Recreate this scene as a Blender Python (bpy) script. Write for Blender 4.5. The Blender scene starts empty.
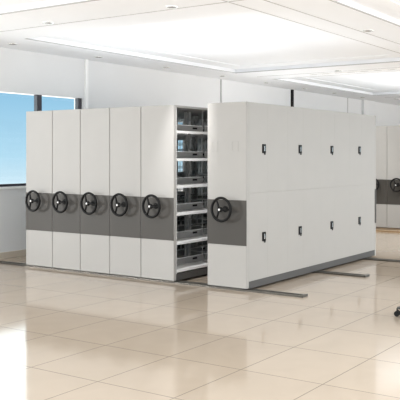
import bpy, bmesh, math, random
from mathutils import Vector, Matrix
random.seed(4)
SC = bpy.context.scene
COL = SC.collection
PI = math.pi

# ------------------------------------------------------------------ materials
def mat(name, color, rough=0.5, metal=0.0, noise=0.0, nscale=4.0, bump=0.0, spec=0.5, bscale=60.0):
    m = bpy.data.materials.new(name); m.use_nodes = True
    nt = m.node_tree; b = nt.nodes['Principled BSDF']
    b.inputs['Base Color'].default_value = (*color, 1)
    b.inputs['Roughness'].default_value = rough
    b.inputs['Metallic'].default_value = metal
    b.inputs['Specular IOR Level'].default_value = spec
    tc = nt.nodes.new('ShaderNodeTexCoord')
    if noise > 0:
        n = nt.nodes.new('ShaderNodeTexNoise'); n.inputs['Scale'].default_value = nscale
        n.inputs['Detail'].default_value = 4
        nt.links.new(tc.outputs['Object'], n.inputs['Vector'])
        r = nt.nodes.new('ShaderNodeMapRange')
        r.inputs['From Min'].default_value = .3; r.inputs['From Max'].default_value = .7
        r.inputs['To Min'].default_value = 1 - noise; r.inputs['To Max'].default_value = 1 + noise
        nt.links.new(n.outputs['Fac'], r.inputs['Value'])
        mx = nt.nodes.new('ShaderNodeVectorMath'); mx.operation = 'SCALE'
        mx.inputs[0].default_value = color
        nt.links.new(r.outputs['Result'], mx.inputs['Scale'])
        nt.links.new(mx.outputs['Vector'], b.inputs['Base Color'])
    if bump > 0:
        n2 = nt.nodes.new('ShaderNodeTexNoise'); n2.inputs['Scale'].default_value = bscale
        nt.links.new(tc.outputs['Object'], n2.inputs['Vector'])
        bp = nt.nodes.new('ShaderNodeBump'); bp.inputs['Strength'].default_value = bump
        bp.inputs['Distance'].default_value = .002
        nt.links.new(n2.outputs['Fac'], bp.inputs['Height'])
        nt.links.new(bp.outputs['Normal'], b.inputs['Normal'])
    return m

M = {}
M['beige'] = mat('powder_coated_beige', (.415, .402, .383), .42, noise=.012, bump=.05, spec=.4, bscale=200)
M['band'] = mat('grey_band_paint', (.068, .062, .055), .4, noise=.04, nscale=2, spec=.3)
M['skirt'] = mat('dark_base_paint', (.08, .078, .075), .5, noise=.03)
M['shelf'] = mat('shelf_paint', (.90, .90, .895), .4, noise=.015)
M['post'] = mat('upright_paint', (.66, .655, .64), .45, noise=.02)
M['plate'] = mat('divider_paint', (.36, .36, .355), .45, noise=.04, nscale=9)
M['black'] = mat('black_rubberised', (.006, .006, .006), .6, spec=.25)
M['chrome'] = mat('bright_steel', (.8, .8, .78), .25, metal=.9, noise=.03)
M['rail'] = mat('rail_steel', (.12, .11, .095), .38, metal=.6, noise=.08)
M['raildark'] = mat('rail_groove', (.03, .028, .025), .6, noise=.05)
M['wall'] = mat('wall_paint', (.80, .805, .81), .7, noise=.012, nscale=1.5, bump=.05)
M['wall2'] = mat('wall_panel_paint', (.84, .85, .86), .7, noise=.012, nscale=1.5)
M['ceil'] = mat('ceiling_paint', (.89, .91, .94), .8, noise=.006)
M['groove'] = mat('shadow_gap_grey', (.46, .46, .46), .8, noise=.02)
M['white'] = mat('white_trim', (.96, .96, .955), .5, noise=.01)
M['frame'] = mat('window_frame_dark', (.035, .033, .045), .4, noise=.05)
M['base'] = mat('baseboard_beige', (.62, .55, .46), .35, noise=.04)
M['wood'] = mat('platform_wood', (.30, .20, .11), .4, noise=.12, nscale=14)
M['fixture'] = mat('downlight_grey', (.25, .25, .25), .5, noise=.05)
M['fabric'] = mat('chair_fabric', (.03, .03, .035), .9, noise=.15, nscale=60)
M['line'] = mat('panel_seam_grey', (.40, .39, .375), .6, noise=.02)

def glass():
    m = bpy.data.materials.new('window_glass'); m.use_nodes = True
    nt = m.node_tree; nt.nodes.clear()
    o = nt.nodes.new('ShaderNodeOutputMaterial'); mx = nt.nodes.new('ShaderNodeMixShader')
    t = nt.nodes.new('ShaderNodeBsdfTransparent'); g = nt.nodes.new('ShaderNodeBsdfGlossy')
    t.inputs['Color'].default_value = (.90, .96, .98, 1)
    g.inputs['Roughness'].default_value = .02
    f = nt.nodes.new('ShaderNodeFresnel'); f.inputs['IOR'].default_value = 1.25
    nt.links.new(f.outputs[0], mx.inputs[0]); nt.links.new(t.outputs[0], mx.inputs[1])
    nt.links.new(g.outputs[0], mx.inputs[2]); nt.links.new(mx.outputs[0], o.inputs[0])
    return m
M['glass'] = glass()

def floor_mat():
    m = bpy.data.materials.new('polished_tiles'); m.use_nodes = True
    nt = m.node_tree; L = nt.links; b = nt.nodes['Principled BSDF']
    tc = nt.nodes.new('ShaderNodeTexCoord'); sp = nt.nodes.new('ShaderNodeSeparateXYZ')
    L.new(tc.outputs['Object'], sp.inputs[0])
    def mth(op, a, bb=None, c=None):
        n = nt.nodes.new('ShaderNodeMath'); n.operation = op
        for i, v in enumerate((a, bb, c)):
            if v is None: continue
            if isinstance(v, (int, float)): n.inputs[i].default_value = v
            else: L.new(v, n.inputs[i])
        return n.outputs[0]
    def grid(out, off, per):
        u = mth('DIVIDE', mth('SUBTRACT', out, off), per)
        fr = mth('FRACT', u)
        d = mth('MINIMUM', fr, mth('SUBTRACT', 1.0, fr))
        return mth('MULTIPLY', d, per), mth('FLOOR', u)
    dx, ix = grid(sp.outputs['X'], 1.145, .735)
    dy, iy = grid(sp.outputs['Y'], -.37, .80)
    d = mth('MINIMUM', dx, dy)
    g = mth('LESS_THAN', d, .0045)
    cx = nt.nodes.new('ShaderNodeCombineXYZ'); L.new(ix, cx.inputs[0]); L.new(iy, cx.inputs[1])
    wn = nt.nodes.new('ShaderNodeTexWhiteNoise'); L.new(cx.outputs[0], wn.inputs['Vector'])
    n = nt.nodes.new('ShaderNodeTexNoise'); n.inputs['Scale'].default_value = 2.2; n.inputs['Detail'].default_value = 6
    n.inputs['Distortion'].default_value = .8
    L.new(tc.outputs['Object'], n.inputs['Vector'])
    v = mth('ADD', mth('MULTIPLY', mth('SUBTRACT', n.outputs['Fac'], .5), .16),
            mth('MULTIPLY', mth('SUBTRACT', wn.outputs['Value'], .5), .04))
    k = mth('ADD', 1.0, v)
    sc = nt.nodes.new('ShaderNodeVectorMath'); sc.operation = 'SCALE'
    sc.inputs[0].default_value = (.405, .34, .27); L.new(k, sc.inputs['Scale'])
    mx = nt.nodes.new('ShaderNodeMix'); mx.data_type = 'RGBA'
    L.new(g, mx.inputs['Factor']); L.new(sc.outputs['Vector'], mx.inputs['A'])
    mx.inputs['B'].default_value = (.20, .17, .135, 1)
    L.new(mx.outputs['Result'], b.inputs['Base Color'])
    b.inputs['Roughness'].default_value = .085
    L.new(mth('SUBTRACT', .65, mth('MULTIPLY', g, .5)), b.inputs['Specular IOR Level'])
    b.inputs['IOR'].default_value = 1.5
    return m
M['floor'] = floor_mat()

# ------------------------------------------------------------------ mesh helpers
def bx(bm, x0, x1, y0, y1, z0, z1, mi=0, bev=0.0):
    t = bmesh.new()
    bmesh.ops.create_cube(t, size=1.0)
    for v in t.verts:
        v.co = Vector(((x0+x1)/2 + v.co.x*(x1-x0), (y0+y1)/2 + v.co.y*(y1-y0), (z0+z1)/2 + v.co.z*(z1-z0)))
    if bev > 0:
        bmesh.ops.bevel(t, geom=t.edges[:], offset=bev, segments=2, affect='EDGES')
    for f in t.faces: f.material_index = mi
    merge(bm, t)
def merge(bm, t):
    mp = {}
    for v in t.verts: mp[v] = bm.verts.new(v.co)
    for f in t.faces:
        nf = bm.faces.new([mp[v] for v in f.verts]); nf.material_index = f.material_index; nf.smooth = f.smooth
    t.free()
def cyl(bm, p, q, r0, r1=None, seg=20, mi=0):
    r1 = r0 if r1 is None else r1
    p = Vector(p); q = Vector(q); d = q - p
    t = bmesh.new()
    bmesh.ops.create_cone(t, cap_ends=True, segments=seg, radius1=r0, radius2=r1, depth=d.length)
    rot = d.to_track_quat('Z', 'Y').to_matrix().to_4x4()
    bmesh.ops.transform(t, matrix=Matrix.Translation((p+q)/2) @ rot, verts=t.verts)
    for f in t.faces: f.material_index = mi; f.smooth = len(f.verts) == 4
    merge(bm, t)
def torus_y(bm, c, R, r, n=48, k=10, mi=0):          # ring whose axis is y
    vs = []
    for i in range(n):
        a = 2*PI*i/n
        row = []
        for j in range(k):
            b = 2*PI*j/k
            rr = R + r*math.cos(b)
            row.append(bm.verts.new((c[0]+rr*math.cos(a), c[1]+r*math.sin(b), c[2]+rr*math.sin(a))))
        vs.append(row)
    for i in range(n):
        for j in range(k):
            f = bm.faces.new((vs[i][j], vs[i][(j+1) % k], vs[(i+1) % n][(j+1) % k], vs[(i+1) % n][j]))
            f.smooth = True; f.material_index = mi
def obj(name, bm, mats, parent=None, loc=None):
    bmesh.ops.recalc_face_normals(bm, faces=bm.faces[:])
    me = bpy.data.meshes.new(name); bm.to_mesh(me); bm.free()
    for m in (mats if isinstance(mats, (list, tuple)) else [mats]): me.materials.append(m)
    o = bpy.data.objects.new(name, me); COL.objects.link(o)
    if parent: o.parent = parent
    if loc: o.location = loc
    return o
def box(name, dims, m, parent=None, bev=0.0):
    bm = bmesh.new(); bx(bm, *dims, bev=bev); return obj(name, bm, m, parent)
def tag(o, label, cat, group=None):
    o['label'] = label; o['category'] = cat
    if group: o['group'] = group
    return o
def thing(name, label, cat, loc=(0, 0, 0), rotz=0, group=None):
    o = bpy.data.objects.new(name, None); COL.objects.link(o)
    o.location = loc; o.rotation_euler = (0, 0, rotz); o.empty_display_size = .2
    return tag(o, label, cat, group)
def struct(name, bm, m):
    o = obj(name, bm, m); o['kind'] = 'structure'; return o
def dup(root, loc, label, group=None):
    r = root.copy(); COL.objects.link(r); r.location = loc; r['label'] = label
    if group: r['group'] = group
    for ch in list(root.children):
        c = ch.copy(); COL.objects.link(c); c.parent = r
        for g in list(ch.children):
            d = g.copy(); COL.objects.link(d); d.parent = c
    return r

# ------------------------------------------------------------------ room shell
WX = -5.16          # inner face of window wall
CZ = 3.454
BACK = 19.0
bm = bmesh.new(); bx(bm, WX-.3, 6.0, -7.2, BACK+.2, -.12, 0)
struct('floor', bm, M['floor'])

# wall with two window openings
W1 = (-.9+.25, 2.144, 1.17, 2.735)
W2 = (4.6, 12.6, 1.17, 2.5)
bm = bmesh.new()
ys = [-.9, W1[0], W1[1], 6.37, ]
bx(bm, WX-.22, WX, -.9, W1[0], 0, CZ+.3)
bx(bm, WX-.22, WX, W1[0], W1[1], 0, W1[2])
bx(bm, WX-.22, WX, W1[0], W1[1], W1[3], CZ+.3)
bx(bm, WX-.22, WX, W1[1], W2[0], 0, CZ+.3)
bx(bm, WX-.22, WX, W2[0], W2[1], 0, W2[2])
bx(bm, WX-.22, WX, W2[0], W2[1], W2[3], CZ+.3)
bx(bm, WX-.22, WX, W2[1], BACK, 0, CZ+.3)
struct('wall_left', bm, M['wall'])
bm = bmesh.new(); bx(bm, WX-.22, -1.0, BACK, BACK+.2, 0, CZ+.3)
struct('wall_back', bm, M['wall'])
# wall cladding of the farther stretch, its vertical joints and a shallow pier
bm = bmesh.new(); bx(bm, WX, WX+.012, 6.37, 9.43, 2.52, CZ); bx(bm, WX, WX+.012, 9.55, 12.74, 2.52, CZ)
bx(bm, WX, WX+.012, 12.78, BACK, 2.52, CZ)
struct('trim_1', bm, M['wall2'])
bm = bmesh.new(); bx(bm, WX, WX+.10, 13.72, 14.5, 0, CZ)
struct('trim_2', bm, M['wall2'])
bm = bmesh.new(); bx(bm, WX, WX+.016, 6.33, 6.37, 2.52, CZ); bx(bm, WX, WX+.014, 12.74, 12.78, 2.52, CZ)
struct('trim_3', bm, M['groove'])
# white pilaster strip beside the window
bm = bmesh.new(); bx(bm, WX, WX+.05, 2.185, 2.245, 0, CZ, bev=.004)
struct('trim_4', bm, M['white'])
# dark upright strip on the far wall
bm = bmesh.new(); bx(bm, WX, WX+.05, 9.45, 9.53, 2.5, CZ)
struct('trim_5', bm, M['black'])
bm = bmesh.new(); bx(bm, WX, WX+.016, -.9, 2.165, 0, .10); bx(bm, WX, WX+.016, 2.265, 13.72, 0, .10); bx(bm, WX, WX+.016, 14.5, BACK, 0, .10)
struct('baseboard_left', bm, M['base'])

def window(n, W, mulls):
    y0, y1, z0, z1 = W
    e = bpy.data.objects.new('window_%d' % n, None); COL.objects.link(e)
    e.location = (WX, y0, 0); e['kind'] = 'structure'
    def lb(name, a, b, c, d, z_a, z_b, m):
        return box(name, (a, b, c-y0, d-y0, z_a, z_b), m, e)
    bmf = bmesh.new()
    bx(bmf, -.10, -.03, 0, y1-y0, z0-0, z0+.045)
    bx(bmf, -.10, -.03, 0, .04, z0, z1)
    obj('window_frame', bmf, M['frame'], e)
    for a, b in mulls: lb('mullion', -.10, -.02, a, b, z0, z1, M['frame'])
    lb('window_sill', -.19, .03, y0-.02, y1+.02, z0-.035, z0+.003, M['white'])
    lb('glass_pane', -.072, -.066, y0, y1, z0+.03, z1-.02, M['glass'])
window(1, W1, [(.12, .22), (1.14, 1.24), (2.06, 2.144)])
window(2, W2, [(5.1, 5.2), (5.6, 5.7), (6.2, 6.3), (6.8, 6.9), (7.5, 7.6), (8.2, 8.3), (9.2, 9.3), (10.2, 10.3), (11.2, 11.3), (12.5, 12.6)])

# ceiling: soffit level with stepped coffers
xs = [(-4.10, .165), (1.22, 2.9)]
yc = [(-3.9, -1.45), (0.0, 5.45), (6.9, 12.35), (13.8, 18.6)]
XMIN, XMAX, YMIN, YMAX = WX-.2, 3.1, -5.2, BACK
bm = bmesh.new()
ST = .08
def beam_fill():
    xcuts = [XMIN] + [v for a in xs for v in a] + [XMAX]
    ycuts = [YMIN] + [v for a in yc for v in a] + [YMAX]
    # strips between coffers along y (full width)
    for i in range(0, len(ycuts), 2):
        bx(bm, XMIN, XMAX, ycuts[i], ycuts[i+1], CZ, CZ+.5)
    for j in range(0, len(xcuts), 2):
        for (a, b) in yc:
            bx(bm, xcuts[j], xcuts[j+1], a, b, CZ, CZ+.5)
    for (a, b) in xs:
        for (c, d) in yc:
            bx(bm, a, b, c, d, CZ+ST+.012, CZ+.5)
            w = .42                                    # second, inner step
            bx(bm, a, a+w, c, d, CZ+ST, CZ+ST+.012); bx(bm, b-w, b, c, d, CZ+ST, CZ+ST+.012)
            bx(bm, a+w, b-w, c, c+w, CZ+ST, CZ+ST+.012); bx(bm, a+w, b-w, d-w, d, CZ+ST, CZ+ST+.012)
beam_fill()
struct('ceiling', bm, M['ceil'])
# shadow gaps running along the beams
bm = bmesh.new()
G = .009
for y in (-.61, 6.29, 13.19): bx(bm, -4.1, 2.9, y-G, y+G, CZ-.003, CZ+.01)
bx(bm, .58-G, .58+G, -3.9, 18.6, CZ-.0028, CZ+.01)
for (c, d) in yc: bx(bm, -4.10, -4.10+G, c, d, CZ-.002, CZ+.01)
for y in (5.45, 6.9, -1.45, 12.35): bx(bm, -4.1, 2.9, y-G, y+G, CZ-.0025, CZ+.01)
for x in (.165, 1.22): bx(bm, x-G, x+G, -3.9, 18.6, CZ-.0026, CZ+.01)
struct('trim_6', bm, M['groove'])

# ------------------------------------------------------------------ downlights
def downlight(loc, label):
    t = thing('downlight', label, 'ceiling light', loc, 0, 'recessed downlights in the ceiling')
    b = bmesh.new()
    n = 28
    for (r0, z0, r1, z1) in ((.078, 0, .076, -.006), (.076, -.006, .058, -.006), (.058, -.006, .05, .0)):
        a = [b.verts.new((r0*math.cos(2*PI*i/n), r0*math.sin(2*PI*i/n), z0)) for i in range(n)]
        c = [b.verts.new((r1*math.cos(2*PI*i/n), r1*math.sin(2*PI*i/n), z1)) for i in range(n)]
        for i in range(n): b.faces.new((a[i], a[(i+1) % n], c[(i+1) % n], c[i]))
    obj('ring', b, M['chrome'], t)
    b = bmesh.new(); cyl(b, (0, 0, .0005), (0, 0, -.003), .056, seg=24)
    obj('lens', b, M['fixture'], t)
    return t
dl = downlight((-4.69, .26, CZ), 'recessed downlight in the window-side ceiling strip, leftmost in the photo')
labs = ['recessed downlight in the window-side strip above the white wall post, second from the left',
        'recessed downlight in the window-side strip, third from the left, above the shelving block',
        'recessed downlight in the window-side strip just above the thin wall joint, fourth from left',
        'recessed downlight in the window-side strip just left of the dark wall bar',
        'recessed downlight in the window-side strip just right of the dark wall bar',
        'recessed downlight in the window-side strip, farthest but one, above the pale wall joint',
        'recessed downlight in the window-side strip, farthest one, above the grey wall pier']
for i, y in enumerate((2.08, 3.91, 5.79, 7.56, 9.36, 11.04, 12.85)):
    dup(dl, (-4.69, y, CZ), labs[i])
dup(dl, (-2.69, -.75, CZ), 'recessed downlight in the crossing ceiling beam at upper left')
dup(dl, (.70, 2.0, CZ), 'recessed downlight at upper right, alone in the near ceiling beam')
dup(dl, (.70, 5.79, CZ), 'recessed downlight in the long ceiling beam, behind the upper right one')

dup(dl, (-2.0, 6.18, CZ), 'recessed downlight added in the farther crossing beam, over the aisle behind the shelving')  # fixture added to go with the fill spot over the aisle

dup(dl, (-.58, -.72, CZ), 'recessed downlight in the near crossing beam, in front of the open gap')

# linear ceiling vents (dashed slots)
def vent(x0, x1, y, label):
    t = thing('linear_vent', label, 'ceiling vent', ((x0+x1)/2, y, CZ), 0, 'slotted linear ceiling vents')
    L = (x1-x0)/2
    box('vent_frame', (-L, L, -.045, .045, -.006, 0), M['white'], t)
    n = 9; b = bmesh.new()
    for i in range(n):
        a = -L + .04 + i*(2*L-.04)/n
        bx(b, a, a + (2*L-.04)/n*.55, -.018, .018, -.009, -.0061)
    bx(b, -L+.03, L-.03, -.004, .004, -.0075, -.0061)
    obj('slots', b, M['groove'], t)
vent(-2.9, -.1, 6.5, 'nearer long slotted vent in the crossing ceiling beam above the door-fronted cabinet')
vent(-2.9, -.1, 12.9, 'farther long slotted vent in the crossing ceiling beam at far right')

# ------------------------------------------------------------------ mobile shelving units
UW, UL, UH = .574, 3.757, 2.35
ZS = (.17, .535, .92, 1.285, 1.645, 2.015)
BZ0, BZ1 = .565, 1.128
def handwheel(parent, dy=0):
    b = bmesh.new()
    torus_y(b, (0, -.088, 1.012), .144, .017)
    for a in (0, 2*PI/3, 4*PI/3):
        cyl(b, (.02*math.cos(a), -.118, 1.012+.02*math.sin(a)), (.146*math.cos(a), -.088, 1.012+.146*math.sin(a)), .014, .011, seg=12)
    cyl(b, (0, -.128, 1.012), (0, -.098, 1.012), .03, .034, seg=24)
    bmesh.ops.translate(b, verts=b.verts[:], vec=(-.015, -.01, 0))
    w = obj('handwheel', b, M['black'], parent); w['label'] = 'black three-spoke handwheel'
    b = bmesh.new(); cyl(b, (0, -.108, 1.012), (0, -.004, 1.012), .014, seg=16)
    cyl(b, (0, -.012, 1.012), (0, -.003, 1.012), .04, seg=24)
    bmesh.ops.translate(b, verts=b.verts[:], vec=(-.015, 0, 0))
    obj('shaft', b, M['black'], w)
    b = bmesh.new(); cyl(b, (0, -.136, 1.012), (0, -.128, 1.012), .011, .015, seg=20)
    bmesh.ops.translate(b, verts=b.verts[:], vec=(-.015, -.01, 0))
    c = obj('hub_cap', b, M['white'], w); c['label'] = 'bright white hub cap'
    return w

def frame_parts(t, closed):
    h = UW/2
    b = bmesh.new(); bx(b, -h, h, 0, .052, .036, UH, bev=.004); obj('front_panel', b, M['beige'], t)
    bd = box('front_band', (-h+.0005, h-.0005, -.0035, 0, BZ0, BZ1), M['band'], t); bd['label'] = 'dark grey band across the front panel'
    b = bmesh.new(); bx(b, -h, h, UL-.05, UL, .022, UH, bev=.004); obj('rear_panel', b, M['beige'], t)
    rb = box('rear_band', (-h+.001, h+.004, UL-.046, UL+.004, BZ0, BZ1), M['band'], t); rb['label'] = 'dark grey band round the rear panel'
    b = bmesh.new(); bx(b, -h+.012, h-(0 if closed else .012), .052, UL-.05, .03, .118)
    obj('base_frame', b, M['skirt'], t)
    box('top_panel', (-h+.004, h-.004, .052, UL-.05, UH-.028, UH-.002), M['beige'], t)
    handwheel(t)
def racks(t, xl, xr):
    BY = [.061, .985, 1.875, 2.765, 3.68]
    for y in BY:
        for x, s in ((xl, 1), (xr, -1)):
            b = bmesh.new()
            hw = .008 if y < .1 else .022
            bx(b, min(x, x+s*.035), max(x, x+s*.035), y-hw, y+hw, .118, UH-.028)
            for k in range(26 if y > .1 else 0):                        # punched slots of the upright
                z = .2+k*.08
                bx(b, x-.0008*s-.0006, x-.0008*s+.0006, y-.005, y+.005, z, z+.035, mi=1)
            obj('upright', b, [M['post'], M['frame']], t)
    for i in range(4):
        y0, y1 = BY[i]+(.010 if i == 0 else .024), BY[i+1]-.024
        for z in ZS:
            b = bmesh.new()
            bx(b, xl+.001, xr-.001, y0, y1, z-.006, z)
            bx(b, xl+.001, xl+.015, y0, y1, z-.034, z-.006); bx(b, xr-.015, xr-.001, y0, y1, z-.034, z-.006)
            s = obj('shelf', b, M['shelf'], t)
            b = bmesh.new(); m = (xl+xr)/2; e = (y0+y1)/2
            bx(b, m-.006, m+.006, y0+.004, y1-.004, z+.001, z+.088)
            bx(b, m-.012, m+.012, y0+.004, y1-.004, z+.088, z+.098, mi=1)
            bx(b, m+.0062, m+.009, e+.22, e+.32, z+.042, z+.068, mi=2)
            obj('divider', b, [M['plate'], M['shelf'], M['black']], s)
        # end wires / side lattice of this bay
        b = bmesh.new()
        for zt in range(len(ZS)):
            z0 = ZS[zt]; z1 = (list(ZS[1:])+[UH-.03])[zt]
            for q in (.35, .6):
                z = z0+(z1-z0)*q
                cyl(b, (xl+.04, BY[i+1]-.023, z), (xr-.04, BY[i+1]-.023, z), .004, seg=6)
        bx(b, (xl+xr)/2-.004, (xl+xr)/2+.004, BY[i+1]-.027, BY[i+1]-.019, .2, UH-.03)
        obj('wire_stop', b, M['post'], t)

GL = 'five shelving units pushed together by the window wall'
x0 = -1.16-.29
u = thing('mobile_shelving_unit', 'beige shelving unit with open steel racks facing the gap, rightmost of the five pushed together',
          'shelving unit', (x0, 0, 0), 0, GL)
frame_parts(u, False); racks(u, -UW/2+.006, UW/2-.006)
ul = ['beige shelving unit with grey band, left neighbour of the unit with open racks',
      'beige shelving unit with grey band, middle of the five pushed together',
      'beige shelving unit with grey band and handwheel, second from the window wall',
      'beige shelving unit standing closest to the window wall, leftmost of the five']
for i in range(4): dup(u, (x0-.58*(i+1), 0, 0), ul[i], GL)

# unit with doors, standing apart on the rails
def lock(parent, y, z):
    b = bmesh.new()
    bx(b, 0, .010, y-.040, y+.040, z-.058, z+.058, bev=.003)
    bx(b, 0, .006, y+.008, y+.034, z-.078, z-.05)
    o = obj('lock', b, M['black'], parent); o['label'] = 'black latch lock with a bright pull'
    return o
u2 = thing('door_shelving_unit', 'beige shelving unit with side doors and black locks, standing apart right of the gap',
           'shelving unit', (-.3035, 0, 0))
S2 = .607/.574
h = .3035
UWo = UW; UW = .607
frame_parts(u2, True)
racks_x = (-h+.006, h-.03)
racks(u2, *racks_x)
box('gap_bounce_panel', (-h+.0005, -h+.0052, .054, UL-.052, .12, UH-.03), M['beige'], u2)  # unseen panel added to bounce light into the gap
box('side_frame', (h-.024, h-.018, .052, UL-.05, .118, UH-.028), M['beige'], u2)
BYD = [.052, .9665, 1.8815, 2.7965, UL-.05]
dy0 = .052
LY = (.383, 1.286, 2.206, 3.134)
pit = (UL-.05-.052)/4
for i in range(4):
    a = dy0+pit*i; e = a+pit; m = LY[i]+.085
    for (za, zb, zl, tier) in ((1.214, UH-.004, 1.772, 'upper'), (.120, 1.2125, .650, 'lower')):
        for (p, q, leaf) in ((a, m, 0), (m, e, 1)):
            b = bmesh.new(); bx(b, h-.018, h, p+.0004, q-.0004, za, zb)
            d = obj('door', b, M['beige'], u2)
            if leaf == 0:
                lk = lock(d, LY[i], zl); lk.location = (h, 0, 0)
                b = bmesh.new(); bx(b, .010, .016, LY[i]-.008, LY[i]+.012, zl-.034, zl+.036, bev=.002)
                pl = bmesh.new(); b.free()
                bx(pl, .010, .015, LY[i]-.004, LY[i]+.012, zl-.030, zl+.034, bev=.002)
                k = obj('lock_pull', pl, M['chrome'], d); k.location = (h, 0, 0)
# two card holder frames on its front panel
for cx_ in (-.487+.3035, -.168+.3035):
    b = bmesh.new(); w_, z0_, z1_ = .048, 1.735, 1.86
    for (p, q, r_, s_) in ((-w_, w_, z0_, z0_+.006), (-w_, w_, z1_-.006, z1_), (-w_, -w_+.006, z0_, z1_), (w_-.006, w_, z0_, z1_)):
        bx(b, cx_+p, cx_+q, -.003, 0, r_, s_)
    o = obj('card_holder', b, M['line'], u2); o['label'] = 'faint thin rectangular card frame'
UW = UWo

# ------------------------------------------------------------------ floor rails
def rail(x0, x1, y, label):
    t = thing('floor_rail', label, 'rail', ((x0+x1)/2, y, 0), 0, 'steel floor rails under the shelving')
    L = (x1-x0)/2
    b = bmesh.new()
    bx(b, -L, L, -.062, .062, 0, .008)
    bx(b, -L, L, -.062, -.030, .008, .021); bx(b, -L, L, .030, .062, .008, .021)
    obj('rail_body', b, M['rail'], t)
    b = bmesh.new(); bx(b, -L+.004, L-.004, -.030, .030, .008, .012); obj('rail_groove', b, M['raildark'], t)
    for s in (-1, 1):
        b = bmesh.new(); bx(b, min(s*L, s*(L+.03)), max(s*L, s*(L+.03)), -.066, .066, 0, .028, bev=.003)
        obj('end_stop', b, M['rail'], t)
rail(-5.09, .755, .09, 'steel floor rail nearest the camera, running under the shelving fronts')
rail(-5.09, .755, 1.80, 'middle steel floor rail, its end sticking out beside the door-fronted unit')
rail(-5.09, .95, 3.40, 'farthest steel floor rail of the near group, running out at the right edge')

# ------------------------------------------------------------------ far row of shelving on a low wooden platform
PZ = .034
t = thing('wooden_platform', 'low brown wooden platform under the far shelving at the right edge', 'platform', (-1.4, 9.6, 0))
box('deck', (-1.6, 1.5, -2.1, 2.5, 0, PZ-.008), M['wood'], t)
bmp = bmesh.new(); bx(bmp, -1.6, 1.5, -1.85, -1.74, PZ-.008, PZ-.003); obj('rail_strip', bmp, M['raildark'], t)
bmp = bmesh.new()
bx(bmp, -1.6, 1.5, -2.1, -1.85, PZ-.008, PZ); bx(bmp, -1.6, 1.5, -1.74, 2.5, PZ-.008, PZ)
obj('deck_board', bmp, M['wood'], t)
GF = 'far shelving units behind the door-fronted unit'
dup(u, (-1.995, 8.0, PZ-.02), 'far beige shelving unit just visible past the right end of the door-fronted unit', GF)
dup(u, (-1.415, 8.0, PZ-.02), 'far beige shelving unit cut off by the right edge of the photo', GF)

# ------------------------------------------------------------------ office chair whose base just reaches in at the right edge
ch = thing('office_chair', 'swivel office chair, only a base caster visible at the right edge on the tiles', 'chair', (2.475, -.268, 0))
b = bmesh.new()
for k in range(5):
    a = math.radians(190) + 2*PI*k/5
    ca, sa = math.cos(a), math.sin(a)
    cyl(b, (.03*ca, .03*sa, .115), (.33*ca, .33*sa, .085), .024, .015, seg=12)
cyl(b, (0, 0, .08), (0, 0, .15), .04, seg=20)
obj('star_base', b, M['skirt'], ch)
for k in range(5):
    a = math.radians(190) + 2*PI*k/5
    ca, sa = math.cos(a), math.sin(a)
    b = bmesh.new()
    for s in (-1, 1):
        p = Vector((.33*ca-sa*s*.018, .33*sa+ca*s*.018, .029)); q = p + Vector((-sa*s*.014, ca*s*.014, 0))
        cyl(b, p, q, .029, seg=20)
    cyl(b, (.33*ca-sa*.02, .33*sa+ca*.02, .029), (.33*ca+sa*.02, .33*sa-ca*.02, .029), .008, seg=10)
    cyl(b, (.33*ca, .33*sa, .03), (.33*ca, .33*sa, .085), .009, seg=10)
    obj('caster', b, M['black'], ch)
b = bmesh.new(); cyl(b, (0, 0, .15), (0, 0, .41), .022, seg=20); obj('gas_column', b, M['chrome'], ch)
b = bmesh.new(); bx(b, -.23, .23, -.23, .23, .41, .49, bev=.03); obj('seat', b, M['fabric'], ch)
b = bmesh.new(); bx(b, -.20, .20, .235, .285, .56, 1.0, bev=.022); bx(b, -.03, .03, .24, .262, .43, .6); bx(b, -.03, .03, .15, .262, .40, .43)
obj('backrest', b, M['fabric'], ch)

# ------------------------------------------------------------------ light: daylight sky and a low soft sun from the window side
w = bpy.data.worlds.new('daylight'); SC.world = w; w.use_nodes = True
nt = w.node_tree; nt.nodes.clear(); L = nt.links
out = nt.nodes.new('ShaderNodeOutputWorld'); bg = nt.nodes.new('ShaderNodeBackground')
tc = nt.nodes.new('ShaderNodeTexCoord'); sp = nt.nodes.new('ShaderNodeSeparateXYZ')
L.new(tc.outputs['Generated'], sp.inputs[0])
mr = nt.nodes.new('ShaderNodeMapRange'); mr.inputs['From Min'].default_value = -1; mr.inputs['From Max'].default_value = 1
L.new(sp.outputs['Z'], mr.inputs['Value'])
cr = nt.nodes.new('ShaderNodeValToRGB'); L.new(mr.outputs['Result'], cr.inputs['Fac'])
el = cr.color_ramp.elements
el[0].position = 0; el[0].color = (2.0, 1.96, 1.9, 1)
el[1].position = .44; el[1].color = (1.9, 1.88, 1.84, 1)
for p, c in ((.485, (.52, .62, .68)), (.50, (.40, .56, .66)), (.54, (.25, .43, .57)), (.58, (.60, .76, .90)), (.62, (2.3, 2.3, 2.28)), (.78, (2.3, 2.3, 2.26)), (1.0, (1.8, 1.8, 1.76))):
    e = el.new(p); e.color = (*c, 1)
L.new(cr.outputs['Color'], bg.inputs['Color']); bg.inputs['Strength'].default_value = 1.0
L.new(bg.outputs[0], out.inputs[0])

s = bpy.data.lights.new('sun', 'SUN'); s.energy = .38; s.angle = math.radians(5); s.color = (1, .97, .93)
so = bpy.data.objects.new('sun', s); COL.objects.link(so)
so.rotation_euler = Vector((.74, .66, -.07)).to_track_quat('-Z', 'Y').to_euler()

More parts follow.
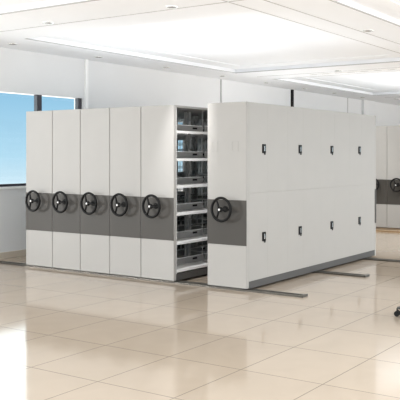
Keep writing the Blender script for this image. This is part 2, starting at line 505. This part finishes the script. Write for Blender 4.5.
# unseen area lights added in the coffers to brighten the coffer tops
for (a, b_) in xs:
    for (c, d) in yc:
        l = bpy.data.lights.new('coffer_fill_light', 'AREA'); l.shape = 'RECTANGLE'; l.size = b_-a-.1; l.size_y = d-c-.1
        l.energy = .07*(b_-a)*(d-c); l.color = (1, .99, .97)
        lo = bpy.data.objects.new('coffer_fill_light', l); COL.objects.link(lo)
        lo.location = ((a+b_)/2, (c+d)/2, CZ+.01); lo.rotation_euler = (PI, 0, 0)

# unseen lights added above shelving and aisle to brighten ceiling and upper wall
for (x, y, z, sx, sy, e) in ((-2.6, 1.9, 2.42, 2.7, 3.3, 20), (-.30, 1.9, 2.42, .5, 3.3, 6), (-1.4, 9.8, 2.46, 1.6, 3.4, 34), (-3.0, 6.2, 2.1, 3.0, 3.0, 15)):
    l = bpy.data.lights.new('upward_fill_light', 'AREA'); l.shape = 'RECTANGLE'; l.size = sx; l.size_y = sy
    l.energy = e; l.color = (1, .99, .98)
    lo = bpy.data.objects.new('upward_fill_light', l); COL.objects.link(lo)
    lo.location = (x, y, z); lo.rotation_euler = (PI, 0, 0)

for (x, y, en) in ((.70, 5.79, 70), (-2.0, 6.18, 210)):  # spots added to brighten the far shelving
    l = bpy.data.lights.new('aisle_fill_spot', 'SPOT'); l.energy = en; l.spot_size = math.radians(150); l.spot_blend = 1
    l.shadow_soft_size = .06; l.color = (1, .98, .95)
    lo = bpy.data.objects.new('aisle_fill_spot', l); COL.objects.link(lo); lo.location = (x, y, CZ-.03)

l = bpy.data.lights.new('gap_fill_spot', 'SPOT'); l.energy = 220; l.spot_size = math.radians(36); l.spot_blend = 1  # extra spot added to lighten the open racks in the gap
l.shadow_soft_size = .08
lo = bpy.data.objects.new('gap_fill_spot', l); COL.objects.link(lo); lo.location = (-.58, -.72, CZ-.03)
lo.rotation_euler = (Vector((-1.15, .55, 1.0))-lo.location).to_track_quat('-Z', 'Y').to_euler()

# ------------------------------------------------------------------ camera
cd = bpy.data.cameras.new('camera'); cam = bpy.data.objects.new('camera', cd); COL.objects.link(cam)
cam.location = (5.280, -7.563, 1.678)
cam.rotation_euler = (PI/2, 0, math.atan2(.51238, .85876))
cd.sensor_width = 36; cd.lens = 745.82/400*36
cd.shift_x = -.25; cd.shift_y = -.11
cd.clip_end = 200
SC.camera = cam
SC.view_settings.view_transform = 'Standard'; SC.view_settings.look = 'None'
SC.view_settings.gamma = 1; SC.view_settings.use_curve_mapping = False
SC.view_settings.exposure = .55
